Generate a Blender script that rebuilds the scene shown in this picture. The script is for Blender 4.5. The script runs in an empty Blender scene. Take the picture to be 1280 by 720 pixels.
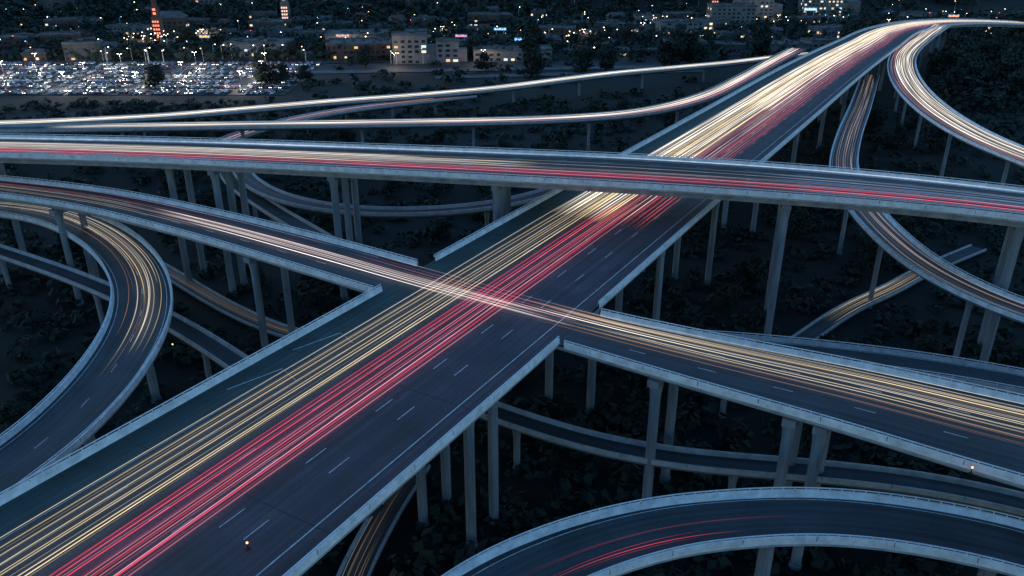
import bpy, math, random
from mathutils import Vector
random.seed(7)
R = random.random
def U(a,b): return a+(b-a)*random.random()
scene = bpy.context.scene
col = scene.collection

# ------------------------------------------------------------------ materials
def new_mat(name):
    m = bpy.data.materials.new(name); m.use_nodes = True
    nt = m.node_tree; nt.nodes.clear()
    return m, nt, nt.nodes.new('ShaderNodeOutputMaterial')
def noisy(name, c1, c2, scale=0.3, rough=0.8, detail=6, streak=None, metallic=0.0, coords='Object', bump=0.0):
    m, nt, out = new_mat(name)
    b = nt.nodes.new('ShaderNodeBsdfPrincipled')
    b.inputs['Roughness'].default_value = rough
    b.inputs['Metallic'].default_value = metallic
    tc = nt.nodes.new('ShaderNodeTexCoord'); mp = nt.nodes.new('ShaderNodeMapping')
    nt.links.new(tc.outputs[coords], mp.inputs[0])
    if streak: mp.inputs['Scale'].default_value = streak
    n = nt.nodes.new('ShaderNodeTexNoise'); n.inputs['Scale'].default_value = scale; n.inputs['Detail'].default_value = detail
    n.inputs['Roughness'].default_value = 0.65
    nt.links.new(mp.outputs[0], n.inputs['Vector'])
    r = nt.nodes.new('ShaderNodeValToRGB')
    r.color_ramp.elements[0].position = 0.32; r.color_ramp.elements[1].position = 0.68
    r.color_ramp.elements[0].color = (*c1,1); r.color_ramp.elements[1].color = (*c2,1)
    nt.links.new(n.outputs['Fac'], r.inputs[0]); nt.links.new(r.outputs[0], b.inputs['Base Color'])
    if bump:
        bp = nt.nodes.new('ShaderNodeBump'); bp.inputs['Strength'].default_value = bump
        nt.links.new(n.outputs['Fac'], bp.inputs['Height']); nt.links.new(bp.outputs[0], b.inputs['Normal'])
    nt.links.new(b.outputs[0], out.inputs[0])
    return m
def emis(name, c, s):
    m, nt, out = new_mat(name)
    e = nt.nodes.new('ShaderNodeEmission'); e.inputs[0].default_value = (*c,1); e.inputs[1].default_value = s
    nt.links.new(e.outputs[0], out.inputs[0]); m.cycles.emission_sampling='NONE'; return m

def asphalt(name, cl, cr, half, k=1.0):
    """asphalt with lateral colour change, wheel-path streaks, patches; UV = metres (along, across)"""
    m, nt, out = new_mat(name)
    b = nt.nodes.new('ShaderNodeBsdfPrincipled'); b.inputs['Roughness'].default_value = 0.7
    uv = nt.nodes.new('ShaderNodeUVMap'); uv.uv_map = 'UVMap'
    sep = nt.nodes.new('ShaderNodeSeparateXYZ'); nt.links.new(uv.outputs[0], sep.inputs[0])
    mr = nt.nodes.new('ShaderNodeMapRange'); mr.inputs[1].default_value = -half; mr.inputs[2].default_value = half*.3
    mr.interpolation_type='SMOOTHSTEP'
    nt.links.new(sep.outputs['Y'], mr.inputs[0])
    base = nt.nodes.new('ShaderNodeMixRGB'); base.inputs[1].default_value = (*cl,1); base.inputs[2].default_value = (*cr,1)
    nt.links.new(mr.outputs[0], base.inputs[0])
    def noise(sx, sy, sc, det):
        mp = nt.nodes.new('ShaderNodeMapping'); mp.inputs['Scale'].default_value = (sx, sy, 1)
        nt.links.new(uv.outputs[0], mp.inputs[0])
        n = nt.nodes.new('ShaderNodeTexNoise'); n.inputs['Scale'].default_value = sc; n.inputs['Detail'].default_value = det
        nt.links.new(mp.outputs[0], n.inputs['Vector']); return n
    n1 = noise(0.012, 1.0, 1.1, 4); n2 = noise(1, 1, 0.12, 5); n3 = noise(1, 1, 2.5, 3)
    def mul(colr, n, a, bb):
        mr = nt.nodes.new('ShaderNodeMapRange'); mr.inputs[1].default_value = .3; mr.inputs[2].default_value = .7
        mr.inputs[3].default_value = a; mr.inputs[4].default_value = bb
        nt.links.new(n.outputs['Fac'], mr.inputs[0])
        mx = nt.nodes.new('ShaderNodeMixRGB'); mx.blend_type = 'MULTIPLY'; mx.inputs[0].default_value = 1
        nt.links.new(colr, mx.inputs[1]); nt.links.new(mr.outputs[0], mx.inputs[2]); return mx.outputs[0]
    c = mul(base.outputs[0], n1, .5, 1.45); c = mul(c, n2, .65, 1.3); c = mul(c, n3, .8, 1.15)
    nt.links.new(c, b.inputs['Base Color']); nt.links.new(b.outputs[0], out.inputs[0])
    return m

M_ASPH_MAIN = asphalt('asphalt_freeway', (.018,.046,.044), (.064,.045,.060), 20)  # teal left to purple right: cast of the light painted into the asphalt
M_ASPH = asphalt('asphalt_ramp', (.026,.040,.046), (.034,.040,.048), 10)
M_CONC = noisy('weathered_concrete', (.20,.21,.225), (.42,.43,.45), .35, .85, 8, bump=.15)
M_CONCD = noisy('dark_concrete', (.07,.078,.085), (.15,.16,.175), .35, .9, 8, bump=.15)  # darker girder tone for the smaller ramps
M_BARR = noisy('barrier_concrete', (.50,.50,.52), (.84,.84,.85), .5, .8, 8)
M_BARRD = noisy('dark_barrier_concrete', (.26,.265,.28), (.46,.465,.485), .5, .85, 8)  # darker barrier tone for secondary ramps and service roads
M_PIER = noisy('pier_concrete', (.12,.14,.165), (.26,.285,.32), .5, .85, 8, streak=(1,1,.15), bump=.15)
M_RAIL = noisy('galvanised_steel', (.60,.61,.64), (.78,.79,.82), 1.0, .5, metallic=.2)
M_PAINT = noisy('road_paint', (.28,.28,.28), (.70,.70,.70), 1.3, .6)
M_JOINT = noisy('expansion_joint_rubber', (.012,.012,.012), (.03,.03,.03), 1, .7)
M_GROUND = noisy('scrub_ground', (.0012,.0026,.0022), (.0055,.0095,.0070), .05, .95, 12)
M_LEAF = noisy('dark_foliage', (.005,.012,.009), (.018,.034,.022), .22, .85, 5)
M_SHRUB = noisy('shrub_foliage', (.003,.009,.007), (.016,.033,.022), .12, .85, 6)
M_BARK = noisy('bark', (.03,.025,.02), (.07,.055,.045), 2, .9)
M_ROOF = noisy('roofing', (.05,.05,.055), (.14,.14,.15), .2, .9)
M_TILE = noisy('red_roof_tile', (.08,.035,.03), (.16,.07,.05), .4, .9)
M_LOT = noisy('parking_asphalt', (.012,.014,.017), (.030,.032,.036), .08, .8)
M_PAVE = noisy('city_pavement', (.012,.014,.017), (.045,.047,.05), .05, .85, 8)
M_TYRE = noisy('tyre_rubber', (.01,.01,.01), (.025,.025,.025), 3, .8)
M_GLASSD = noisy('dark_glass', (.015,.02,.03), (.03,.04,.05), .5, .15)
WALLS = [noisy('plaster_wall_%d'%i, tuple(.26*x for x in c), tuple(.48*x for x in c), .2, .85) for i,c in enumerate(
    [(.40,.40,.39),(.28,.27,.25),(.20,.20,.21),(.45,.45,.47),(.22,.14,.12),(.32,.33,.36)])]
WINL = [emis('lit_window_%d'%i, c, s) for i,(c,s) in enumerate(
    [((1,.62,.30),1.0),((1,.85,.62),1.2),((.75,.88,1),1.1)])]
LAMPE = [emis('lamp_glow_%d'%i, c, s) for i,(c,s) in enumerate(
    [((1,.50,.20),8),((1,.80,.55),9),((.82,.92,1),9),((1,.10,.05),5),((.15,.45,1),5),((.1,.9,.7),4)])]

def trail_mat():
    m, nt, out = new_mat('long_exposure_light')
    at = nt.nodes.new('ShaderNodeAttribute'); at.attribute_name = 'tc'
    e = nt.nodes.new('ShaderNodeEmission'); nt.links.new(at.outputs['Color'], e.inputs[0])
    p = nt.nodes.new('ShaderNodeMath'); p.operation = 'POWER'; p.inputs[1].default_value = 1.6
    nt.links.new(at.outputs['Alpha'], p.inputs[0]); nt.links.new(p.outputs[0], e.inputs[1])
    t = nt.nodes.new('ShaderNodeBsdfTransparent'); a = nt.nodes.new('ShaderNodeAddShader')
    nt.links.new(t.outputs[0], a.inputs[0]); nt.links.new(e.outputs[0], a.inputs[1])
    nt.links.new(a.outputs[0], out.inputs[0]); m.cycles.emission_sampling='NONE'; return m
M_TRAIL = trail_mat()

# ------------------------------------------------------------------ mesh helpers
class MB:
    def __init__(s): s.v=[]; s.f=[]; s.m=[]; s.uv=None; s.c=None
    def quad(s,a,b,c,d,mi=0):
        n=len(s.v); s.v+= [a,b,c,d]; s.f.append((n,n+1,n+2,n+3)); s.m.append(mi)
    def box(s,cx,cy,z0,z1,w,d,rot=0,mi=0,topscale=1.0):
        c,sn=math.cos(rot),math.sin(rot); n=len(s.v)
        for z,k in ((z0,1),(z1,topscale)):
            for dx,dy in ((-1,-1),(1,-1),(1,1),(-1,1)):
                x=dx*w/2*k; y=dy*d/2*k
                s.v.append((cx+x*c-y*sn, cy+x*sn+y*c, z))
        for f in ((0,1,5,4),(1,2,6,5),(2,3,7,6),(3,0,4,7),(4,5,6,7),(3,2,1,0)):
            s.f.append(tuple(n+i for i in f)); s.m.append(mi)
    def rings(s,rings,mi=0,cap=True):
        n=len(s.v); k=len(rings[0])
        for r in rings: s.v+=r
        for j in range(len(rings)-1):
            for i in range(k):
                a=n+j*k+i; b=n+j*k+(i+1)%k
                s.f.append((a,b,b+k,a+k)); s.m.append(mi)
        if cap:
            s.f.append(tuple(n+(len(rings)-1)*k+i for i in range(k))); s.m.append(mi)
            s.f.append(tuple(n+k-1-i for i in range(k))); s.m.append(mi)
    def obj(s,name,mats,parent=None,smooth=False):
        me=bpy.data.meshes.new(name); me.from_pydata(s.v,[],s.f)
        for m in mats: me.materials.append(m)
        if len(mats)>1: me.polygons.foreach_set('material_index', s.m)
        if smooth: me.polygons.foreach_set('use_smooth',[True]*len(s.f))
        me.update(); o=bpy.data.objects.new(name,me); col.objects.link(o)
        if parent: o.parent=parent
        return o
def empty(name, loc=(0,0,0)):
    e=bpy.data.objects.new(name,None); e.location=loc; e.empty_display_size=1; col.objects.link(e); return e
def circ(cx,cy,z,r,n=8,ph=None,sx=1,sy=1,rot=0):
    ph=math.pi/n if ph is None else ph
    out=[]
    for i in range(n):
        a=ph+2*math.pi*i/n; x=r*sx*math.cos(a); y=r*sy*math.sin(a)
        out.append((cx+x*math.cos(rot)-y*math.sin(rot),cy+x*math.sin(rot)+y*math.cos(rot),z))
    return out

# ------------------------------------------------------------------ terrain
def smooth(a,b,x):
    t=max(0,min(1,(x-a)/(b-a))); return t*t*(3-2*t)
def gz(x,y):
    z = -8*(1-smooth(230,345,y))
    hill = smooth(790,1250,y+ -0.22*x)
    z += hill*(75+30*math.sin(x*.006)+14*math.sin(x*.021+2)+8*math.sin(y*.02))
    z += .5*math.sin(x*.07)*math.sin(y*.06)*(1-smooth(300,420,y))
    return z
g=MB(); xs=[-2600+i*50 for i in range(105)]; ys=[-300+i*25 for i in range(60)]+[1200+i*90 for i in range(30)]
for y in ys:
    for x in xs: g.v.append((x,y,gz(x,y)))
nx=len(xs)
for j in range(len(ys)-1):
    for i in range(nx-1):
        a=j*nx+i; g.f.append((a,a+1,a+1+nx,a+nx)); g.m.append(0)
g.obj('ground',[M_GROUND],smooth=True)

# ------------------------------------------------------------------ paths
def path(pts, step=3.0):
    """Catmull-Rom through (x,y,z,w)"""
    P=[tuple(2*a-b for a,b in zip(pts[0],pts[1]))]+list(pts)+[tuple(2*a-b for a,b in zip(pts[-1],pts[-2]))]
    raw=[]
    for i in range(1,len(P)-2):
        p0,p1,p2,p3=P[i-1],P[i],P[i+1],P[i+2]
        d=math.dist(p1[:2],p2[:2]); n=max(2,int(d/step))
        def nd(a,b): return max(1e-3,math.dist(a[:2],b[:2])**.5)
        t0=0;t1=nd(p0,p1);t2=t1+nd(p1,p2);t3=t2+nd(p2,p3)
        for k in range(n):
            t=t1+(t2-t1)*k/n; q=[]
            for c in range(4):
                a1=(t1-t)/(t1-t0)*p0[c]+(t-t0)/(t1-t0)*p1[c]
                a2=(t2-t)/(t2-t1)*p1[c]+(t-t1)/(t2-t1)*p2[c]
                a3=(t3-t)/(t3-t2)*p2[c]+(t-t2)/(t3-t2)*p3[c]
                b1=(t2-t)/(t2-t0)*a1+(t-t0)/(t2-t0)*a2
                b2=(t3-t)/(t3-t1)*a2+(t-t1)/(t3-t1)*a3
                q.append((t2-t)/(t2-t1)*b1+(t-t1)/(t2-t1)*b2)
            raw.append(q)
    raw.append(list(pts[-1]))
    for _ in range(6):
        raw=[raw[0]]+[[ (raw[i-1][c]+2*raw[i][c]+raw[i+1][c])/4 for c in range(4)] for i in range(1,len(raw)-1)]+[raw[-1]]
    out=[]; s=0
    for i,p in enumerate(raw):
        a=raw[max(0,i-1)]; b=raw[min(len(raw)-1,i+1)]
        l=math.hypot(b[0]-a[0],b[1]-a[1]) or 1; tx=(b[0]-a[0])/l; ty=(b[1]-a[1])/l
        if i: s+=math.dist(p[:2],raw[i-1][:2])
        out.append((p[0],p[1],p[2],ty,-tx,p[3]/2,s))
    return out
def at(p,off,dz=0): return (p[0]+p[3]*off,p[1]+p[4]*off,p[2]+dz)
def nearest(pa,x,y): return min(range(len(pa)),key=lambda i:(pa[i][0]-x)**2+(pa[i][1]-y)**2)

def strip(mb,pa,fo,dzs,mi=0,keep=None):
    n=len(mb.v); k=len(fo)
    for p in pa:
        for f,dz in zip(fo,dzs): mb.v.append(at(p,f(p[5]),dz))
    for i in range(len(pa)-1):
        if keep and not keep(pa[i],pa[i+1]): continue
        for j in range(k-1):
            a=n+i*k+j; mb.f.append((a,a+1,a+1+k,a+k)); mb.m.append(mi)

LOW=[]; VLOW=[]
def road(name, pts, asph=None, depth=2.0, keepL=None, keepR=None, step=3.0, rail=True, slab=1.6, ph=1.0, girder=True, gm=None, bm=None):
    e=empty(name); pa=path(pts,step)
    if pts[0][2]<13: LOW.extend((p[0],p[1],p[5]) for p in pa[::2])
    if pts[0][2]<0: VLOW.extend((p[0],p[1],p[5]) for p in pa)
    d=MB(); strip(d,pa,[lambda h:-h+.45,lambda h:0,lambda h:h-.45],[0,0,0])
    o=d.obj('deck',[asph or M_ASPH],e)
    uvl=o.data.uv_layers.new(name='UVMap')
    uvs=[]
    for f in o.data.polygons:
        for li in f.vertices:
            p=pa[li//3]; off=(-p[5],0,p[5])[li%3]; uvs += [p[6],off]
    uvl.data.foreach_set('uv',uvs)
    b=MB()
    if girder:
        strip(b,pa,[lambda h:-h-.05,lambda h:-h-.05,lambda h:-h+slab,lambda h:-h+slab+.6,lambda h:h-slab-.6,lambda h:h-slab,lambda h:h+.05,lambda h:h+.05],
          [0,-.5,-.8,-depth,-depth,-.8,-.5,0])
        b.obj('girder',[gm or M_CONC],e)
    b=MB()
    for sgn,kp in ((-1,keepL),(1,keepR)):
        fo=[lambda h,k=k,sg=sgn: sg*(h+k) for k in (-.45,-.28,-.22,.12,.12)]
        strip(b,pa,fo,[0,.45,ph,ph,-.1],keep=kp)
    b.obj('parapet',[bm or M_BARR],e)
    jb=MB(); last=-99
    for i in range(1,len(pa)-1):
        p=pa[i]
        if p[6]-last<9 or p[1]>330: continue
        last=p[6]
        for sgn,kp in ((-1,keepL),(1,keepR)):
            if kp and not kp(pa[i],pa[i+1]): continue
            q=at(p,sgn*(p[5]-.05)); jb.box(q[0],q[1],q[2]+.3,q[2]+ph+.006,.37,.09,math.atan2(p[4],p[3]))
    if jb.v: jb.obj('barrier_joints',[M_JOINT],e)
    if rail:
        r=MB()
        for sgn,kp in ((-1,keepL),(1,keepR)):
            a=[lambda h,k=k,sg=sgn: sg*(h+k) for k in (-.10,.04,.04,-.10,-.10)]
            strip(r,pa,a,[ph+.34,ph+.34,ph+.46,ph+.46,ph+.34],keep=kp)
            for i in range(0,len(pa)-1):
                p=pa[i]
                if kp and not kp(pa[i],pa[i+1]): continue
                q=at(p,sgn*(p[5]-.03)); r.box(q[0],q[1],q[2]+ph,q[2]+ph+.34,.12,.12,math.atan2(-p[3],p[4]))
        r.obj('railing',[M_RAIL],e)
    return e,pa

def dashes(mb,pa,f,w=.16,on=3.6,off=8.4,dz=.012,s0=0,s1=1e9,fixed=True):
    def interp(s):
        lo=0
        for i in range(len(pa)-1):
            if pa[i+1][6]>=s: lo=i;break
        a,b=pa[lo],pa[lo+1]; t=(s-a[6])/max(1e-6,b[6]-a[6]); return tuple(x+(y-x)*t for x,y in zip(a,b))
    if off==0:
        sub=[p for p in pa if s0<=p[6]<=s1]
        strip(mb,sub,[lambda h:(f(h) if callable(f) else f)-w/2,lambda h:(f(h) if callable(f) else f)+w/2],[dz,dz]); return
    s=s0; end=min(s1,pa[-1][6]-on)
    while s<end:
        a=interp(s); b=interp(s+on); fa=f(a[5]) if callable(f) else f; fb=f(b[5]) if callable(f) else f
        mb.quad(at(a,fa-w/2,dz),at(a,fa+w/2,dz),at(b,fb+w/2,dz),at(b,fb-w/2,dz)); s+=on+off

# ------------------------------------------------------------------ light trails
CREAM=(1,.82,.55); WHITE=(1,.92,.85); YEL=(1,.74,.38); ORG=(1,.42,.14); RED=(1,.05,.10); PINK=(1,.34,.40); BLUE=(.18,.45,1.0); DRED=(.8,.03,.05); LP=(1,.68,.62)
class Trails:
    def __init__(s): s.v=[]; s.f=[]; s.c=[]
    def ribbon(s,pa,f,w,colr,st,s0=-1e9,s1=1e9,z=.6,wob=.15,fade=12,frac=True,mod=.35):
        sub=[p for p in pa if s0<=p[6]<=s1]
        if len(sub)<3: return
        n=len(s.v); ph=U(0,6.3); ph2=U(0,6.3); fr=U(.02,.05); A=sub[0][6]; B=sub[-1][6]
        endf = fade
        for p in sub:
            off=(f*p[5] if frac else f)+wob*math.sin(p[6]*fr+ph)
            k=st*(1-mod+mod*math.sin(p[6]*.031+ph2)*math.sin(p[6]*.083+ph))
            k*=min(1,(p[6]-A)/endf+.0 if s0>-1e8 else 1)*min(1,(B-p[6])/endf if s1<1e8 else 1)
            for j,al in ((-1,0),(0,1),(1,0)):
                s.v.append(at(p,off+j*w/2,z)); s.c += [colr[0]*k,colr[1]*k,colr[2]*k,al]
        for i in range(len(sub)-1):
            for j in (0,1):
                a=n+i*3+j; s.f.append((a,a+1,a+4,a+3))
    def bundle(s,pa,n,f0,f1,cols,st,w=(.18,.4),s0=-1e9,s1=1e9,jit=0,z=(.35,1.0),glow=0,wob=.15,even=True):
        for i in range(n):
            f=f0+(f1-f0)*((i+.5+U(-.35,.35))/n if even else R())
            c=random.choice(cols); a=s0; b=s1
            if jit:
                L0=max(s0,pa[0][6]); L1=min(s1,pa[-1][6]); 
                if R()<.6: a=L0+U(0,jit)
                if R()<.6: b=L1-U(0,jit)
            k=st*U(.5,1.4)
            s.ribbon(pa,f,U(*w),c,k,a,b,U(*z),wob)
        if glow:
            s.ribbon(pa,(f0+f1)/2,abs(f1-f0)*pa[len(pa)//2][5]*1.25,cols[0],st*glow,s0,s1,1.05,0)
    def obj(s,parent,name='light_trails'):
        me=bpy.data.meshes.new(name); me.from_pydata(s.v,[],s.f); me.materials.append(M_TRAIL)
        a=me.attributes.new('tc','FLOAT_COLOR','POINT'); a.data.foreach_set('color',s.c)
        o=bpy.data.objects.new(name,me); col.objects.link(o); o.parent=parent; return o

# ------------------------------------------------------------------ piers
def column(mb,x,y,z1,r=1.0,rot=0,flare=1.45,z0=None):
    z0=gz(x,y)-1 if z0 is None else z0
    if z1-z0<1: return
    fl=min(3.0,(z1-z0)*.3)
    mb.rings([circ(x,y,z0,r*1.25,8,rot=rot),circ(x,y,z0+1.6,r*1.25,8,rot=rot),circ(x,y,z0+1.7,r,8,rot=rot),circ(x,y,z1-fl,r,8,rot=rot),
              circ(x,y,z1-fl*.5,r*(1+(flare-1)*.35),8,rot=rot),circ(x,y,z1,r*flare,8,rot=rot)])
def bent(mb,pa,i,offs,r=1.0,depth=2.0,cap=True,flare=1.4):
    p=pa[i]; rot=math.atan2(p[4],p[3]); zt=p[2]-depth
    capd=1.3 if cap else 0
    if cap:
        a,b=min(offs)-1.8,max(offs)+1.8
        q=at(p,(a+b)/2); w=b-a
        mb.box(q[0],q[1],zt-capd,zt+.02,w,2.0,rot)
    for o in offs:
        q=at(p,o); column(mb,q[0],q[1],zt-capd,r,rot,flare)

# ================================================================== ROADS
YA={'L':(142.5,157.5),'R':(120.5,134.0)}
main_pts=[(-92,-9,22,40.3),(-47.8,66.2,22,40.3),(-7.5,134.7,22,40.3),(30.2,198.8,22,39.8),(95.6,308.8,22,39.5),(161,418.7,22,39),(214.3,502.7,22,37),(268,584,22,34),(318,634,21.5,32),(372,668,19,30),(430,690,15,28),(520,715,8,26)]
def kL(a,b):
    y=a[1]-a[4]*a[5]; return not (YA['L'][0]<y<YA['L'][1])
def kR(a,b):
    y=a[1]+a[4]*a[5]; return not (YA['R'][0]<y<YA['R'][1])
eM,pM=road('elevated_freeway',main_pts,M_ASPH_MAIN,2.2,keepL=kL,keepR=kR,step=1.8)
mk=MB()
for f in (6.65,10.75): dashes(mk,pM,f,.17,on=4.0,off=10.5)
dashes(mk,pM,16.4,.2,off=0)
dashes(mk,pM,-13.6,.12,off=0,s1=560)
for f in (2.6,-1.6,-5.6,-9.6): dashes(mk,pM,f,.12,on=3.0,off=11)
i0=nearest(pM,-24,106)
for (ia,oa,ib,ob) in ((-5,-17.2,0,-14.5),(0,-14.5,-1,-9.5),(3,-17.6,8,-14.9),(8,-14.9,7,-10.5)):
    p=pM[i0+ia]; q=pM[i0+ib]
    mk.quad(at(p,oa,.016),at(p,oa+.16,.016),at(q,ob+.16,.016),at(q,ob-.05,.016))
mk.obj('lane_markings',[M_PAINT],eM)
jt=MB()
for s in range(14,800,31):
    i=min(range(len(pM)-1),key=lambda j:abs(pM[j][6]-s)); p=pM[i]
    c=math.atan2(p[4],p[3]); jt.box(p[0],p[1],p[2]-.1,p[2]+.008,2*(p[5]-.5),.22,c)
jt.obj('expansion_joints',[M_JOINT],eM)
pr=MB()
yb=[60,66,113,119,153,186,222,262,306,350,394,440,486,532,578,620]
for yy in yb:
    i=min(range(len(pM)),key=lambda j:abs(pM[j][1]-yy)); bent(pr,pM,i,[-14.5,-5,5.5,15.5],.88,2.2)
pr.obj('piers',[M_PIER],eM)
t=Trails()
s_b=pM[nearest(pM,20,182)][6]
for k in range(8):
    f=-.63+.059*k+U(-.010,.010); c=random.choice([YEL,CREAM,CREAM,YEL,(1,.80,.48)])
    st=U(.9,1.7); t.ribbon(pM,f,U(.24,.34),c,st,z=U(.4,.9),mod=.2)
    if k%2: t.ribbon(pM,f+.018,.16,c,st*.5,z=U(.4,.9))
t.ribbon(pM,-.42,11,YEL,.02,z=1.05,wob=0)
t.bundle(pM,4,-.6,-.2,[YEL,ORG,CREAM],.35,(.12,.2),jit=60)
for k in range(9):
    f=-.13+.048*k+U(-.010,.010); c=random.choice([RED,(1,.10,.16),PINK,PINK,(1,.14,.22)])
    st=U(.8,2.1); t.ribbon(pM,f,U(.20,.34),c,st,s1=s_b+20,z=U(.4,.9),mod=.2)
    if k%3!=2: t.ribbon(pM,f+.017,.16,RED,st*.6,s1=s_b+20,z=U(.4,.9))
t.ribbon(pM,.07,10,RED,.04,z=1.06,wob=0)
t.bundle(pM,4,-.12,.33,[RED,PINK],.5,(.15,.25),jit=60)
t.bundle(pM,3,.36,.6,[DRED,ORG],.15,(.12,.25),s0=s_b-60,jit=60)
t.bundle(pM,16,-.62,.02,[CREAM,WHITE,YEL,WHITE],2.2,(.35,.75),s0=s_b,glow=.12)
t.bundle(pM,10,.04,.58,[RED,PINK,(1,.14,.16),LP],1.4,(.22,.45),s0=s_b,glow=.03)
t.bundle(pM,6,.0,.45,[LP,WHITE],1.3,(.25,.45),s0=s_b+50,jit=60)
t.bundle(pM,9,-.6,.15,[CREAM,WHITE],2.2,(.5,.9),s0=s_b+150)
t.obj(eM)

# ---- upper overpass
U_pts=[(-300,228,31,18),(-220,226,31,18),(-162.2,222.5,31,19),(-96.7,216.2,31,21),(-51.5,209.5,31,23),(0,201.1,31,25),(32.2,195.2,31,26),(69.3,186.0,31,25.5),(94.3,177.6,31,24),(113.4,169.0,31,22.5),(135,157,31,22),(170,134,31,22)]
eU,pU=road('freeway_overpass',U_pts,depth=2.3,ph=1.1)
mk=MB()
for f in (-.62,-.3,.02,.34): dashes(mk,pU,(lambda h,f=f:f*h),.16,on=3,off=9)
for f in (-.88,.86): dashes(mk,pU,(lambda h,f=f:f*h),.2,off=0)
mk.obj('lane_markings',[M_PAINT],eU)
pr=MB()
for (x,y,of) in ((-92,215,[-6,3]),(-78,213,[-7,0,7]),(-46,208,[-8,-1,7]),(-4,201,[-8,0,8]),(67,186,[-6,8]),(113,169,[-6,6]),(-150,222,[-6,5]),(-200,224,[-5,5])):
    bent(pr,pU,nearest(pU,x,y),of,.95,2.3)
pr.obj('piers',[M_PIER],eU)
t=Trails()
t.bundle(pU,7,-.25,.2,[CREAM,WHITE,(1,.85,.8)],2.6,(.3,.6),s1=pU[nearest(pU,10,199)][6],jit=60,glow=.05)
t.bundle(pU,6,-.3,.3,[CREAM,LP,ORG],.95,(.25,.4),jit=40)
t.bundle(pU,6,.34,.72,[RED,PINK,PINK,RED],1.9,(.28,.5),jit=50,glow=.05)
t.bundle(pU,3,-.97,-.8,[WHITE,(.8,.88,1)],1.1,(.3,.5))
sb=pU[nearest(pU,60,188)][6]
t.bundle(pU,5,-.9,.95,[BLUE,(.3,.6,1),(.2,.7,.9)],.6,(.4,1.0),s0=sb,glow=.08)
t.obj(eU)

# ---- crossing carriageway (meets the freeway at grade)
X_pts=[(-230,231,21.97,12),(-161.5,217.5,21.97,12),(-140.7,211.8,21.97,12.5),(-109.5,200.6,21.97,13.5),(-75.2,182.3,21.97,14.5),(-41.5,161.2,21.97,15.5),(-22.7,148.8,21.97,15.5),(11.1,127.1,21.97,14.5),(32.9,114.5,21.97,17),(52.9,103.7,21.97,20),(68.1,94.7,21.97,22),(88,83.5,21.97,23),(130,60,21.97,23)]
def inmain(x,y):
    i=nearest(pM,x,y); p=pM[i]; return abs((x-p[0])*p[3]+(y-p[1])*p[4])<p[5]+.3
def kxL(a,b): q=at(b,-b[5]); q2=at(a,-a[5]); return not (inmain(q[0],q[1]) or inmain(q2[0],q2[1]))
def kxR(a,b): q=at(b,b[5]); q2=at(a,a[5]); return not (inmain(q[0],q[1]) or inmain(q2[0],q2[1]))
eX,pX=road('crossing_roadway',X_pts,depth=2.1,keepL=kxL,keepR=kxR,step=1.5)
mk=MB()
sR=pX[nearest(pX,14,125)][6]; sL=pX[nearest(pX,-26,151)][6]
for f in (-.35,.3): 
    dashes(mk,pX,(lambda h,f=f:f*h),.14,on=3,off=9,s1=sL-8); dashes(mk,pX,(lambda h,f=f:f*h),.14,on=3,off=9,s0=sR+8)
for f in (-.85,.85):
    dashes(mk,pX,(lambda h,f=f:f*h),.16,off=0,s1=sL-8); dashes(mk,pX,(lambda h,f=f:f*h),.16,off=0,s0=sR+8)
mk.obj('lane_markings',[M_PAINT],eX)
pr=MB()
for (x,y,of) in ((-56,170,[-4.5,4]),(-118,204,[-3,4]),(26,118,[-5,5]),(45,108,[-6,6]),(49,106,[-6,6]),(92,81,[-6,6])):
    bent(pr,pX,nearest(pX,x,y),of,.88,2.1)
pr.obj('piers',[M_PIER],eX)
t=Trails()
s1=pX[nearest(pX,-75,182)][6]; s2=pX[nearest(pX,8,129)][6]
t.bundle(pX,6,-.75,.0,[PINK,RED,(1,.5,.4)],.7,(.12,.25),s1=s1+40,jit=60)
t.bundle(pX,5,-.1,.4,[WHITE,CREAM],.8,(.12,.3),s1=s1+30,jit=50)
t.bundle(pX,10,-.24,.26,[WHITE,(1,.88,.80),LP],1.6,(.25,.45),s0=s1-18,s1=s2+6,jit=22,glow=.05)
t.bundle(pX,7,-.8,-.2,[PINK,RED,ORG,LP],.8,(.12,.28),s0=sL-18,s1=s2+20,jit=20)
t.bundle(pX,14,-.82,-.1,[CREAM,YEL,WHITE,CREAM],1.6,(.15,.34),s0=s2-10,jit=25,glow=.04)
t.bundle(pX,6,-.15,.3,[YEL,ORG,(1,.55,.3)],.85,(.12,.28),s0=s2-6,jit=25)
t.obj(eX)

# ---- curved ramp on the left
L_pts=[(-215,233,12,12),(-151,225,12,12.3),(-130.2,216.9,12,12.3),(-109,200.2,12,12.4),(-91.3,178.6,12,12.4),(-81.4,159.7,12,12.4),(-76,141.5,12,12.5),(-73.9,122.2,12,12.5),(-74.9,107.4,12,12.5),(-77.2,98.5,12,12.5),(-82,84,12,12.5),(-92,66,12,12.5)]
eL,pL=road('highway_ramp',L_pts,depth=1.7,step=2.2)
mk=MB(); dashes(mk,pL,0,.14,on=3,off=9)
for f in (-5,5): dashes(mk,pL,f,.15,off=0)
mk.obj('lane_markings',[M_PAINT],eL)
pr=MB()
for (x,y) in ((-120,210),(-97,186),(-78,150),(-74,118),(-84,80)): bent(pr,pL,nearest(pL,x,y),[0],.95,1.7,cap=False,flare=2.2)
pr.obj('piers',[M_PIER],eL)
t=Trails()
t.bundle(pL,8,-.65,.15,[CREAM,YEL,WHITE,WHITE],1.6,(.14,.28),s0=30,s1=190,jit=45,glow=.03)
t.bundle(pL,6,-.3,.45,[ORG,(1,.6,.5),LP],.6,(.12,.22),s0=60,s1=200,jit=60)
t.obj(eL)

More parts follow.
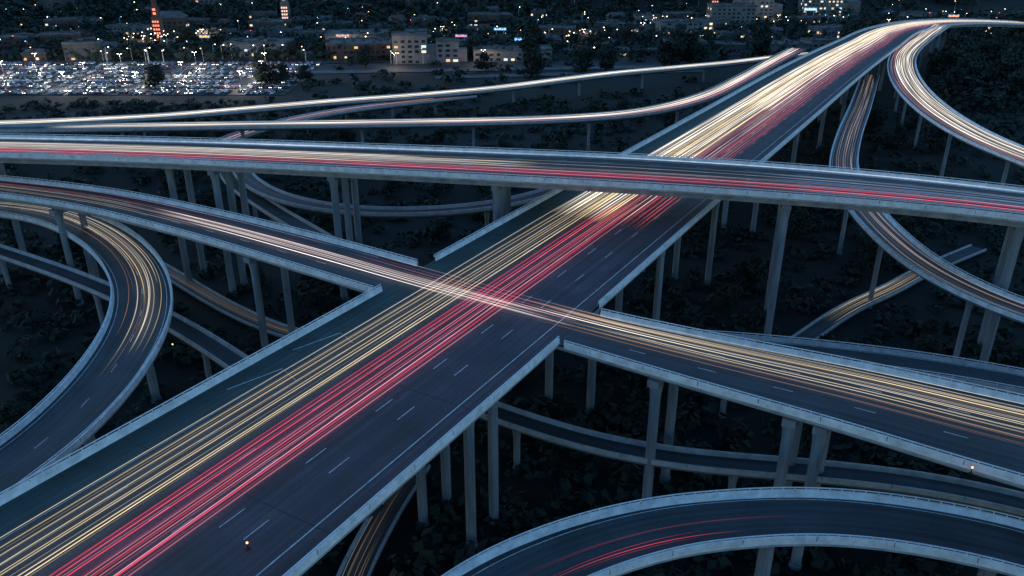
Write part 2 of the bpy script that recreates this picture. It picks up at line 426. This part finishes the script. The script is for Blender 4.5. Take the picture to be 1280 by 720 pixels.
# ---- curved ramp in the right foreground
R_pts=[(-20,52,15,10.5),(-2.4,71.6,15,10.5),(4.9,76.6,15,10.3),(12.2,80.2,15,10),(21.4,83.2,15,9.6),(30.3,84.6,15,9.4),(39.1,85.1,15,9.4),(48,84.3,15,9.6),(56.6,82.2,15,9.8),(63.5,79.6,15,10),(70.5,75.5,15,10),(82,65,15,10),(92,50,15,10)]
eR,pR=road('highway_ramp',R_pts,depth=1.7,step=1.3)
mk=MB(); 
for f in (-3.9,3.9): dashes(mk,pR,f,.13,off=0)
mk.obj('lane_markings',[M_PAINT],eR)
pr=MB()
for (x,y) in ((2,75),(34,85),(62,80)): bent(pr,pR,nearest(pR,x,y),[0],1.0,1.7,cap=False,flare=2.0)
pr.obj('piers',[M_PIER],eR)
t=Trails()
a=pR[nearest(pR,8,77)][6]; b=pR[nearest(pR,31,84)][6]
t.bundle(pR,3,.46,.66,[RED,(1,.1,.12)],1.5,(.10,.18),s0=a-8,s1=b,jit=8)
t.bundle(pR,2,-.1,.3,[DRED],.35,(.1,.2),s0=a-10,s1=b+10,jit=14)
t.obj(eR)

# ---- distant ramps
def small(name,pts,w,z,trs,piers=30,depth=1.3,r=.65,step=4,rail=False,slab=.9,mark=True,dark=False,ph=.85):
    e,pa=road(name,[(x,y,z,w) if not isinstance(z,list) else (x,y,z[i],w) for i,(x,y) in enumerate(pts)],depth=depth,step=step,rail=rail,slab=slab,ph=ph,
              gm=M_CONCD,bm=M_BARRD if dark else None)
    if mark:
        mk=MB()
        for f in (-.8,.8): dashes(mk,pa,(lambda h,f=f:f*h),.14,off=0)
        mk.obj('lane_markings',[M_PAINT],e)
    if piers:
        pr=MB(); s=piers*.6
        while s<pa[-1][6]:
            i=min(range(len(pa)),key=lambda j:abs(pa[j][6]-s)); bent(pr,pa,i,[0],r,depth,cap=False,flare=1.7); s+=piers
        if pr.v: pr.obj('piers',[M_PIER],e)
    t=Trails()
    for (n,f0,f1,cs,st,w,s0,s1,gl) in trs: t.bundle(pa,n,f0,f1,cs,st,w,s0=s0,s1=s1,jit=20,glow=gl)
    if t.v: t.obj(e)
    return e,pa
BIG=1e9
small('highway_ramp',[(-330,331),(-245.5,339),(-157.7,358.4),(-92.7,389),(-16.7,422.4),(55.5,472.3),(129.5,511.3),(200,556)],10,10,
      [(7,-.6,.3,[WHITE,CREAM],2.6,(.6,1.2),-BIG,BIG,.05)],46,dark=True)
small('highway_ramp',[(-330,309),(-228,314.7),(-110.4,323),(-46,327.4),(20.1,335),(55.5,347.8),(87,374),(119.3,418.2),(148,466),(178,517)],10,[14,14,14,14,14,14,15,17,18,18],
      [(7,-.6,.3,[WHITE,CREAM,(1,.8,.7)],2.4,(.5,.9),140,BIG,.05),(5,.1,.7,[PINK,(1,.5,.5),RED],1.4,(.3,.5),240,BIG,.05)],48,dark=True)
small('highway_ramp',[(-120,300),(-116.3,323.6),(-104,353),(-83.1,378.4),(-48.5,402),(-20,419)],8,8,
      [(5,-.6,.6,[PINK,(1,.5,.5),WHITE],1.5,(.4,.7),-BIG,BIG,.05)],46,dark=True)
small('highway_ramp',[(318,622),(272,552),(229,482),(200,419),(179,358.2),(167.4,309.1),(163.5,274.5),(164.6,250.1),(169,220),(180,190)],14,[21.3,21,20,20,20,20,20,20,20,20],
      [(12,-.75,.5,[CREAM,WHITE,YEL,WHITE],2.3,(.3,.65),-BIG,BIG,.06),(4,.2,.8,[PINK,(1,.5,.3)],.8,(.2,.5),-BIG,BIG,.05)],42)
small('highway_ramp',[(194.4,443),(155.1,358.2),(127.1,299),(109.1,255.4),(101.1,222),(97.9,195.4),(98.1,173.9),(102.5,157.5),(110,145),(124,134),(150,124)],9,14,
      [(8,-.7,.6,[(1,.75,.68),WHITE,LP,(1,.6,.5)],.8,(.12,.28),-BIG,BIG,.02)],40,step=3,rail=True)
small('service_road',[(150,240),(122.1,219.8),(106.9,206.6),(91.1,195.2),(74.8,179),(60.6,164.9),(48,148)],5,-6.6,
      [(8,-.75,.75,[YEL,(1,.80,.46),CREAM],1.1,(.12,.25),22,90,.04)],0,rail=False,dark=True,ph=.4,mark=False)
small('highway_ramp',[(20,147),(39.5,145.4),(58.1,142),(77.4,137),(96.1,129.6),(112,121),(140,104)],8,9,[],40,step=2.5,rail=True,dark=True)
small('highway_ramp',[(-20,140),(3,125.1),(17,118),(30.4,114),(49.1,111.2),(68.1,107.5),(81.5,102.3),(100,92)],5,3,[],40,step=2.5,dark=True,mark=False)
small('highway_ramp',[(-100,285),(-89.8,263.1),(-73.1,243),(-52.9,231.5),(-28.7,229),(-4.9,235.8),(13,249.6),(33.7,272.9),(50,298)],6,9,
      [(2,-.5,.5,[ORG,PINK],.12,(.2,.4),-BIG,BIG,0)],46,step=3,dark=True,mark=False)
small('highway_ramp',[(-110,300),(-98.9,273.2),(-75.8,240.6),(-55.9,215.9),(-40.2,195.7),(-26,170)],6,6,[],44,step=3,dark=True,mark=False)
small('highway_ramp',[(-210,242),(-172.7,225.6),(-144,209.4),(-111.8,189.7),(-82.7,168.6),(-59,147.6),(-38.8,126.4),(-22,100)],5,4,[],46,step=3,dark=True,mark=False)
small('service_road',[(-170,278),(-136.2,250.2),(-101,218.1),(-75.6,194.2),(-54.6,179),(-31.4,172.7),(0,170)],5,-6.6,
      [(5,-.6,.6,[YEL,CREAM,ORG],.35,(.12,.25),45,BIG,.02)],0,rail=False,dark=True,ph=.4,mark=False)
small('service_road',[(-30,60),(-25.7,91.6),(-25.0,98.3),(-23.6,105.6),(-22,112.6),(-18,126)],5,-6.6,
      [(6,-.8,.8,[YEL,CREAM,WHITE],.35,(.1,.2),-BIG,BIG,.02)],0,step=1.5,rail=False,dark=True,ph=.4,mark=False)

# ------------------------------------------------------------------ vegetation
def leafmass(mb,cx,cy,cz,rx,ry,rz,n,size):
    for _ in range(n):
        while True:
            a,b,c=U(-1,1),U(-1,1),U(-1,1); d=a*a+b*b+c*c
            if .12<d<1: break
        k=U(.75,1.12); x=cx+a*rx*k;y=cy+b*ry*k;z=cz+c*rz*k
        s=size*U(.5,1.4); v1=Vector((U(-1,1),U(-1,1),U(-.6,.6))).normalized(); v2=v1.cross(Vector((a,b,c+.4))).normalized()
        p=Vector((x,y,z)); 
        mb.quad(tuple(p-v1*s-v2*s*.3),tuple(p+v2*s*.6-v1*s*.2),tuple(p+v1*s),tuple(p-v2*s*.7+v1*s*.1),0)
def tree_mesh(h,w):
    mb=MB(); mb.rings([circ(0,0,-.3,h*.03,7),circ(.1,0,h*.18,h*.022,7),circ(.2,.1,h*.4,h*.015,7),circ(.1,.2,h*.7,h*.006,7)],1)
    for i in range(8):
        a=i*.8+U(-.3,.3); hh=h*U(.28,.5); L=w*.4
        mb.rings([circ(.1,0,hh,h*.010,5),circ(math.cos(a)*L,math.sin(a)*L,hh+h*U(.1,.3),h*.003,5)],1)
    for i in range(15):
        a=U(0,6.3); rr=w*.5*U(.1,.8); z=h*U(.22,.88); k=1-abs(z/h-.45)
        leafmass(mb,math.cos(a)*rr*k,math.sin(a)*rr*k,z,w*U(.18,.30),w*U(.18,.30),h*U(.12,.18),130,h*.045)
    o=mb.obj('tree',[M_LEAF,M_BARK]); me=o.data; bpy.data.objects.remove(o); return me
TM=[tree_mesh(20,20),tree_mesh(17,19),tree_mesh(22,15),tree_mesh(14,16)]
def tree(x,y,k=1,i=None):
    o=bpy.data.objects.new('tree',TM[i if i is not None else random.randrange(4)]); o.location=(x,y,gz(x,y)); o.scale=(k,k,k*U(.9,1.1)); o.rotation_euler=(0,0,U(0,6.3)); col.objects.link(o)
for (x,y,k) in ((13,528,1.15),(48,545,1),(62,540,.9),(108,560,1.25),(124,566,1.15),(116,572,1.2),(-212,482,.8),(-140,498,1),(-150,494,.9),(-128,505,.8),(-20,545,.7),(265,500,1.3),(280,520,1.4),(262,470,1.1),(290,480,1.2),(310,505,1.3),(330,470,1.1),(350,520,1.2),(300,540,1.3),(245,455,.9),(275,440,.9),(180,600,1.1),(-250,640,1),(-60,640,1),(-90,655,.9),(20,650,1),(90,650,1),(150,640,1.1),(210,700,1.1),(-100,560,.7),(-310,470,.8),(60,620,1),(-160,600,.9),(-40,680,1),(250,620,1.2),(400,610,1.2),(430,640,1.2),(390,560,1.1),(340,580,1.3),(370,600,1.3),(410,570,1.2),(440,600,1.2),(320,560,1.1),(460,660,1.3),(500,700,1.3),(430,700,1.3),(-30,612,.9),(140,690,1.1)):
    tree(x,y,k)
nt_=0
while nt_<150:
    x=U(-160,200); y=U(90,410)
    if abs(x-(-47.8+.588*(y-66.2)))<27: continue
    k=U(.25,.55)
    if any((x-a)**2+(y-b)**2<(h+10*k+1)**2 for a,b,h in LOW): continue
    tree(x,y,k,None); nt_+=1
def clump(mb,x,y,r,h,n=34):
    z=gz(x,y)
    leafmass(mb,x,y,z+h*.5,r,r,h*.5,n,r*.32)
dt=MB()
for _ in range(2900):
    y=U(790,1450); x=U(-.75,.75)*y
    if y-.22*x<820+U(0,90): continue
    clump(dt,x,y,U(6,11),U(10,18),30)
dt.obj('distant_trees',[M_LEAF])
dt=MB()
for _ in range(2100):
    y=U(590,900); x=U(-.68,.68)*y
    if abs(x-330)<60 and y<720 and x<(y-220)*.72+40: continue
    clump(dt,x,y,U(4,8),U(6,13),24)
for _ in range(500):
    y=U(415,720); x=U(.62,.72)*y if y>560 else U(215,.68*y)
    if x<(y-220)*.72+50: continue
    clump(dt,x,y,U(4,7),U(6,12),24)
for _ in range(240):
    y=U(415,600); x=U(-.7*y,200)
    if x<-125 and y>440: continue
    if x>120: continue
    clump(dt,x,y,U(3,6),U(3,6),24)
dt.obj('tree_belt',[M_LEAF])
sh=MB()
for _ in range(3600):
    y=U(60,440); x=U(-.72,.72)*y; r=U(1.4,4.2)
    if any((x-a)**2+(y-b)**2<(h+r*1.15)**2 for a,b,h in VLOW): continue
    clump(sh,x,y,r,U(1.2,3.8),20)
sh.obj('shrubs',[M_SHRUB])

# ------------------------------------------------------------------ city
pv=MB()
def plate(cx,cy,w,d,rot,mi=0,dz=.12):
    c,s=math.cos(rot),math.sin(rot); z=gz(cx,cy)+dz
    pv.quad(*[(cx+a*w/2*c-b*d/2*s,cy+a*w/2*s+b*d/2*c,z) for a,b in ((-1,-1),(1,-1),(1,1),(-1,1))],mi)
def building(kind,x,y,w,d,h,rot,lit=.35,wall=None,gable=False):
    z=gz(x,y)-.2; e=empty(kind,(x,y,z)); e.rotation_euler=(0,0,rot)
    if y<760: plate(x,y-6,w+12,d+22,rot,0,.12+.004*random.randrange(1,40))
    wl=wall if wall is not None else random.choice(WALLS)
    b=MB(); b.box(0,0,-3,h,w,d)
    if not gable and R()<.5:
        b.box(w*.5+w*.18,d*.1,-3,h*.6,w*.36-.02,d*.7)
    b.obj('walls',[wl],e)
    rf=MB()
    if gable:
        ov=.6; n=len(rf.v)
        rf.v+=[(-w/2-ov,-d/2-ov,h+.02),(w/2+ov,-d/2-ov,h+.02),(w/2+ov,d/2+ov,h+.02),(-w/2-ov,d/2+ov,h+.02),(-w/2+d*.25,0,h+d*.28),(w/2-d*.25,0,h+d*.28)]
        for f in ((0,1,5,4),(1,2,5),(2,3,4,5),(3,0,4),(3,2,1,0)): rf.f.append(tuple(n+i for i in f)); rf.m.append(0)
        rf.obj('roof',[M_TILE if R()<.4 else M_ROOF],e)
    else:
        for (cx,cy,ww,dd) in ((0,-d/2,w+.5,.5),(0,d/2,w+.5,.5),(-w/2,0,.5,d-.52),(w/2,0,.5,d-.52)): rf.box(cx,cy,h-.4,h+.9,ww,dd)
        rf.box(0,0,h+.005,h+.12,w-.6,d-.6)
        for _ in range(max(2,int(w*d/160))): rf.box(U(-.35,.35)*w,U(-.35,.35)*d,h+.13,h+U(1.2,2.4),U(2,4),U(2,3))
        rf.obj('roof',[M_ROOF],e)
    wd=MB(); fl=max(1,int(h/3.4)); bay=U(2.8,5.2)
    for side in range(4):
        L=w if side%2==0 else d; D=(d if side%2==0 else w)/2; n=max(2,int(L/bay))
        for k in range(fl):
            floorlit=R()<.2
            for i in range(n):
                cx=-L/2+L*(i+.5)/n; z0=1.0+k*3.4; ww=L/n*U(.4,.7); hh=U(1.4,1.9)
                mi=0
                if R()<(lit*1.1 if floorlit else lit*.25): mi=random.choice([1,1,2,2,3])
                elif R()<.25: continue
                pts=[(cx-ww/2,-D-.04,z0),(cx+ww/2,-D-.04,z0),(cx+ww/2,-D-.04,z0+hh),(cx-ww/2,-D-.04,z0+hh)]
                a=side*math.pi/2; c,s=math.cos(a),math.sin(a)
                wd.quad(*[(px*c-py*s,px*s+py*c,pz) for px,py,pz in pts],mi)
    wd.obj('windows',[M_GLASSD]+WINL,e)
    return e
building('office_building',-72,585,24,16,20,.1,.3,WALLS[3])
building('office_building',-46,590,16,14,15,.1,.2,WALLS[3])
building('warehouse',-105,615,62,30,11,.12,.2,WALLS[4])
building('warehouse',-190,625,46,28,10,.05,.2,WALLS[3])
building('shopping_center',-110,680,80,36,10,.1,.5,WALLS[0])
building('parking_garage',0,600,56,24,8,.05,.3,WALLS[3])
building('office_building',205,790,40,24,22,.0,.4,WALLS[0])
building('office_building',245,860,34,24,28,.1,.4,WALLS[3])
building('office_building',330,900,44,26,26,-.1,.4,WALLS[0])
building('apartment_building',150,730,46,20,14,.1,.3,WALLS[3])
building('church_hall',-300,740,24,18,16,.1,.5,WALLS[4],True)
placed=[(-72,585,30),(-105,615,45),(-190,625,35),(-110,680,55),(0,600,40),(205,790,35),(245,860,30),(330,900,35),(150,730,35)]
tries=0;cnt=0
while cnt<100 and tries<6000:
    tries+=1
    y=U(560,910); x=U(-.66,.66)*y
    if y<600 and x>90: continue
    if x<-130 and y<590: continue
    if x>(y-220)*.72-55 and y<760 : continue
    if x>330 and R()<.6: continue
    w=U(12,38); rr=w*.6
    if any((x-a)**2+(y-b)**2<(rr+c)**2*.55 for a,b,c in placed): continue
    placed.append((x,y,rr)); cnt+=1
    if w<22: building('house',x,y,w*.9,w*.6,U(4,7),U(-.6,.7),.35,None,True)
    else: building(random.choice(['store_building','office_building','apartment_building']),x,y,w,w*U(.4,.7),U(5,13),U(-.3,.5),.25)
for (cx,cy,w_,r_) in ((-20,552,330,.10),(-60,640,500,.08),(40,535,180,.16)): plate(cx,cy,w_,12,r_,1,.35)
plate(-20,570,250,34,.1,0,.30)
pv.obj('city_pavement',[M_PAVE,M_ROOF])
def tower(name,x,y,h,w,mats,em):
    z=gz(x,y); e=empty(name,(x,y,z)); b=MB()
    b.box(0,0,0,h*.55,w,w); b.box(0,0,h*.55+.01,h*.75,w*.75,w*.75); b.box(0,0,h*.75+.01,h*.9,w*.5,w*.5)
    b.rings([circ(0,0,h*.9,w*.25,8),circ(0,0,h,.1,8)]); b.obj('tower_body',[mats],e)
    wv=MB()
    for k in range(int(h*.5/3)):
        for sx in (-.3,0,.3):
            wv.quad(*[(w*sx+a,-w/2-.04,1.5+k*3+c) for a,c in ((-.7,0),(.7,0),(.7,1.6),(-.7,1.6))])
    for k in range(2):
        wv.quad(*[(a,-w*.375-.04,h*.6+k*3+c) for a,c in ((-1.2,0),(1.2,0),(1.2,1.8),(-1.2,1.8))])
    wv.obj('lit_windows',[em],e)
tower('bell_tower',-292,690,38,6.5,WALLS[4],emis('warm_flood',(1,.3,.18),1.5))
tower('bell_tower',-215,800,40,7,WALLS[0],emis('warm_flood_2',(1,.6,.5),1.5))
tower('bell_tower',215,900,40,8,WALLS[4],emis('warm_flood_3',(1,.35,.2),1.4))

# street lamps
def lamp_mesh(h,em,hr):
    mb=MB(); mb.rings([circ(0,0,0,.16,6),circ(0,0,h,.09,6)],0)
    mb.rings([[(0,-.06,h-.1),(0,.06,h-.1),(0,.06,h+.02),(0,-.06,h+.02)],[(2.2,-.05,h+.3),(2.2,.05,h+.3),(2.2,.05,h+.4),(2.2,-.05,h+.4)]],0)
    mb.rings([circ(2.5,0,h+.42,hr*.6,8),circ(2.5,0,h+.25,hr,8),circ(2.5,0,h-.05,hr*.7,8)],1)
    o=mb.obj('street_lamp',[M_RAIL,em]); me=o.data; bpy.data.objects.remove(o); return me
LM=[lamp_mesh(9,LAMPE[i],.42) for i in range(6)]
def lamp(x,y,i):
    o=bpy.data.objects.new('street_lamp',LM[i]); o.location=(x,y,gz(x,y)); o.rotation_euler=(0,0,U(0,6.3)); k=U(.5,1.2); o.scale=(k,k,U(.8,1.2)); col.objects.link(o)
for _ in range(200):
    y=U(570,960); x=U(-.66,.66)*y
    if y<640 and x>100: continue
    lamp(x,y,random.choice([0,0,0,1,1,1,2,2,3,4,5]) if R()<.6 else random.choice([0,1,1,2]))
for (cx,cy,n,rx,ry) in ((-290,660,26,45,40),(-110,655,16,60,25),(180,800,26,70,40),(40,700,16,60,40),(-220,600,14,80,14)):
    for _ in range(n): lamp(cx+random.gauss(0,.5)*rx,cy+random.gauss(0,.5)*ry,random.choice([0,0,1,1,1,2]))
def sign(x,y,w,h,z,colr,st):
    e=empty('illuminated_sign',(x,y,gz(x,y))); b=MB()
    b.box(-w*.3,0,0,z,.4,.4); b.box(w*.3,0,0,z,.4,.4); b.box(0,.0,z,z+h,w+.6,.7); b.obj('frame',[M_RAIL],e)
    q=MB(); n=max(3,int(w/2))
    for i in range(n):
        x0=-w/2+w*i/n; q.quad((x0+.15,-.38,z+.4),(x0+w/n-.15,-.38,z+.4),(x0+w/n-.15,-.38,z+h-.4-(.5 if i%2 else 0)),(x0+.15,-.38,z+h-.4-(.5 if i%2 else 0)))
    q.obj('letters',[emis('sign_light',colr,st)],e)
for a in ((8,640,12,2.4,8,(.2,.5,1),2),(-40,655,9,2.2,9,(1,.3,.5),1.4),(-10,700,10,2.4,9,(.3,.7,1),1.5),(-130,640,10,2,11,(1,.4,.2),1.5),(100,690,8,2.2,9,(1,.8,.6),1.6),(290,820,12,3,14,(.5,.8,1),1.6),(420,800,10,2.5,10,(1,.4,.2),1.6),(-240,650,8,2.4,9,(1,.5,.2),1.6)): sign(*a)

# parking lots with cars
b=MB(); b.box((-360-130)/2,521,-.3,.25,230,118); b.obj('parking_lot',[M_LOT])
carpal=[(.75,.76,.78),(.5,.52,.55),(.2,.21,.23),(.05,.05,.06),(.35,.04,.03),(.06,.12,.3),(.8,.8,.8)]
CM=[noisy('car_paint_%d'%i,tuple(c*.9 for c in cc),cc,1,.3,metallic=.2) for i,cc in enumerate(carpal)]
cars=MB(); CMI=len(CM)
M_GLINT=emis('car_glint',(1,.93,.8),9)  # glowing patches added to some parked cars as painted glints of reflected light
def car(mb,x,y,z,rot,mi):
    c,s=math.cos(rot),math.sin(rot)
    def T(px,py,pz): return (x+px*c-py*s,y+px*s+py*c,z+pz)
    prof=[(-2.25,.35),(-2.3,.8),(-1.6,.95),(-1.1,1.42),(.5,1.45),(1.2,.98),(2.15,.82),(2.3,.4)]
    n=len(mb.v)
    for yy,k in ((-.9,1),(.9,1)):
        for px,pz in prof: mb.v.append(T(px,yy*(0.82 if pz>1.2 else 1),pz))
    m=len(prof)
    for i in range(m-1):
        glass=i in (2,4); mb.f.append((n+i,n+i+1,n+m+i+1,n+m+i)); mb.m.append(CMI if glass else mi)
    mb.f.append(tuple(n+i for i in range(m))); mb.m.append(mi); mb.f.append(tuple(n+m+m-1-i for i in range(m))); mb.m.append(mi)
    for sx in (-1,1):
        a=[T(-1.25,sx*.91,1.0),T(.95,sx*.91,1.0),T(.45,sx*.79,1.36),T(-1.0,sx*.79,1.36)]
        mb.quad(*a,CMI)
        for wx in (-1.4,1.4):
            q=[T(wx+.33*math.cos(t),sx*.93,.33+.33*math.sin(t)) for t in [k*math.pi/3 for k in range(6)]]
            k0=len(mb.v); mb.v+=q; mb.f.append(tuple(range(k0,k0+6))); mb.m.append(CMI+1)
    if R()<.25:
        for yy in (-.6,.6): mb.quad(T(2.33,yy-.22,.55),T(2.33,yy+.22,.55),T(2.33,yy+.22,.8),T(2.33,yy-.22,.8),CMI+2)
row=466; ri=0
while row<578:
    x=-358
    while x<-133:
        if R()<.78 and not (int((x+360)/3)%22==0): car(cars,x,row+U(-.4,.4),.26,(math.pi/2 if R()<.4 else -math.pi/2)+U(-.05,.05),random.choice([0,0,1,2,2,2,3,3,4,5,6]))
        x+=2.9
    ri+=1; row+= 5.6 if ri%2 else 12.0
cars.obj('parked_cars',CM+[M_GLASSD,M_TYRE,M_GLINT])
def lot_lamp(x,y,p,colr,h=10):
    e=empty('parking_lot_lamp',(x,y,gz(x,y))); b=MB(); b.rings([circ(0,0,0,.14,8),circ(0,0,h,.09,8)],0)
    b.box(0,0,h,h+.12,2.4,.12,0,0)
    for sx in (-1.2,1.2): b.box(sx,0,h-.12,h+.1,.7,.4,0,1)
    b.obj('pole',[M_PIER,LAMPE[1]],e)
    l=bpy.data.lights.new('lamp_light','POINT'); l.energy=p; l.color=colr; l.shadow_soft_size=.6
    o=bpy.data.objects.new('lamp_light',l); o.location=(0,0,h-1); o.parent=e; col.objects.link(o)
for yy in (485,520,560):
    for xx in (-330,-270,-215,-160): lot_lamp(xx+U(-9,9),yy+U(-5,5),13000,(1,.93,.84))
for (x,y) in ((-80,560),(-20,575),(-130,650),(-60,720),(60,700),(180,760),(260,820),(350,780),(-260,700),(-290,655),(430,760)):
    lot_lamp(x,y,6500,(1,.74,.5),10)

BE=emis('amber_beacon',(1,.25,.1),6)
def beacon(x,y,z):
    mb=MB(); mb.rings([circ(0,0,0,.28,8),circ(0,0,.08,.28,8),circ(0,0,.1,.09,8),circ(0,0,.8,.04,8)],0)
    mb.rings([circ(0,0,.8,.05,8),circ(0,0,.86,.12,8),circ(0,0,1.0,.12,8),circ(0,0,1.08,.04,8)],1)
    o=mb.obj('warning_beacon',[M_TYRE,BE]); o.location=(x,y,z)
beacon(-30.3,71.5,22.0); beacon(-66.3,138,12.0); beacon(60,85.5,22.0)

# ------------------------------------------------------------------ light + camera
w=bpy.data.worlds.new('World'); scene.world=w; w.use_nodes=True; nt=w.node_tree; nt.nodes.clear()
sky=nt.nodes.new('ShaderNodeTexSky'); sky.sky_type='NISHITA'; sky.sun_disc=False
sky.sun_elevation=math.radians(7); sky.sun_rotation=math.radians(-60); sky.ozone_density=4.5; sky.air_density=1.25; sky.dust_density=.3
bg=nt.nodes.new('ShaderNodeBackground'); bg.inputs[1].default_value=.36
wo=nt.nodes.new('ShaderNodeOutputWorld'); nt.links.new(sky.outputs[0],bg.inputs[0]); nt.links.new(bg.outputs[0],wo.inputs[0])
sl=bpy.data.lights.new('sun','SUN'); sl.energy=.10; sl.angle=math.radians(12); sl.color=(1,.9,.84)
so=bpy.data.objects.new('sun',sl); col.objects.link(so)
az=math.radians(-60); el=math.radians(8)
d=Vector((math.sin(az)*math.cos(el),math.cos(az)*math.cos(el),math.sin(el)))
so.rotation_euler=d.to_track_quat('Z','Y').to_euler()
cam=bpy.data.cameras.new('camera'); cam.lens=28.125; cam.sensor_width=36; cam.clip_end=8000; cam.clip_start=1
co=bpy.data.objects.new('camera',cam); co.location=(0,0,87); co.rotation_euler=(math.radians(90-24.2),0,0); col.objects.link(co); scene.camera=co
scene.view_settings.view_transform='Standard'; scene.view_settings.look='None'; scene.view_settings.exposure=0
print('faces',sum(len(o.data.polygons) for o in bpy.data.objects if o.type=='MESH'),'objs',len(bpy.data.objects))
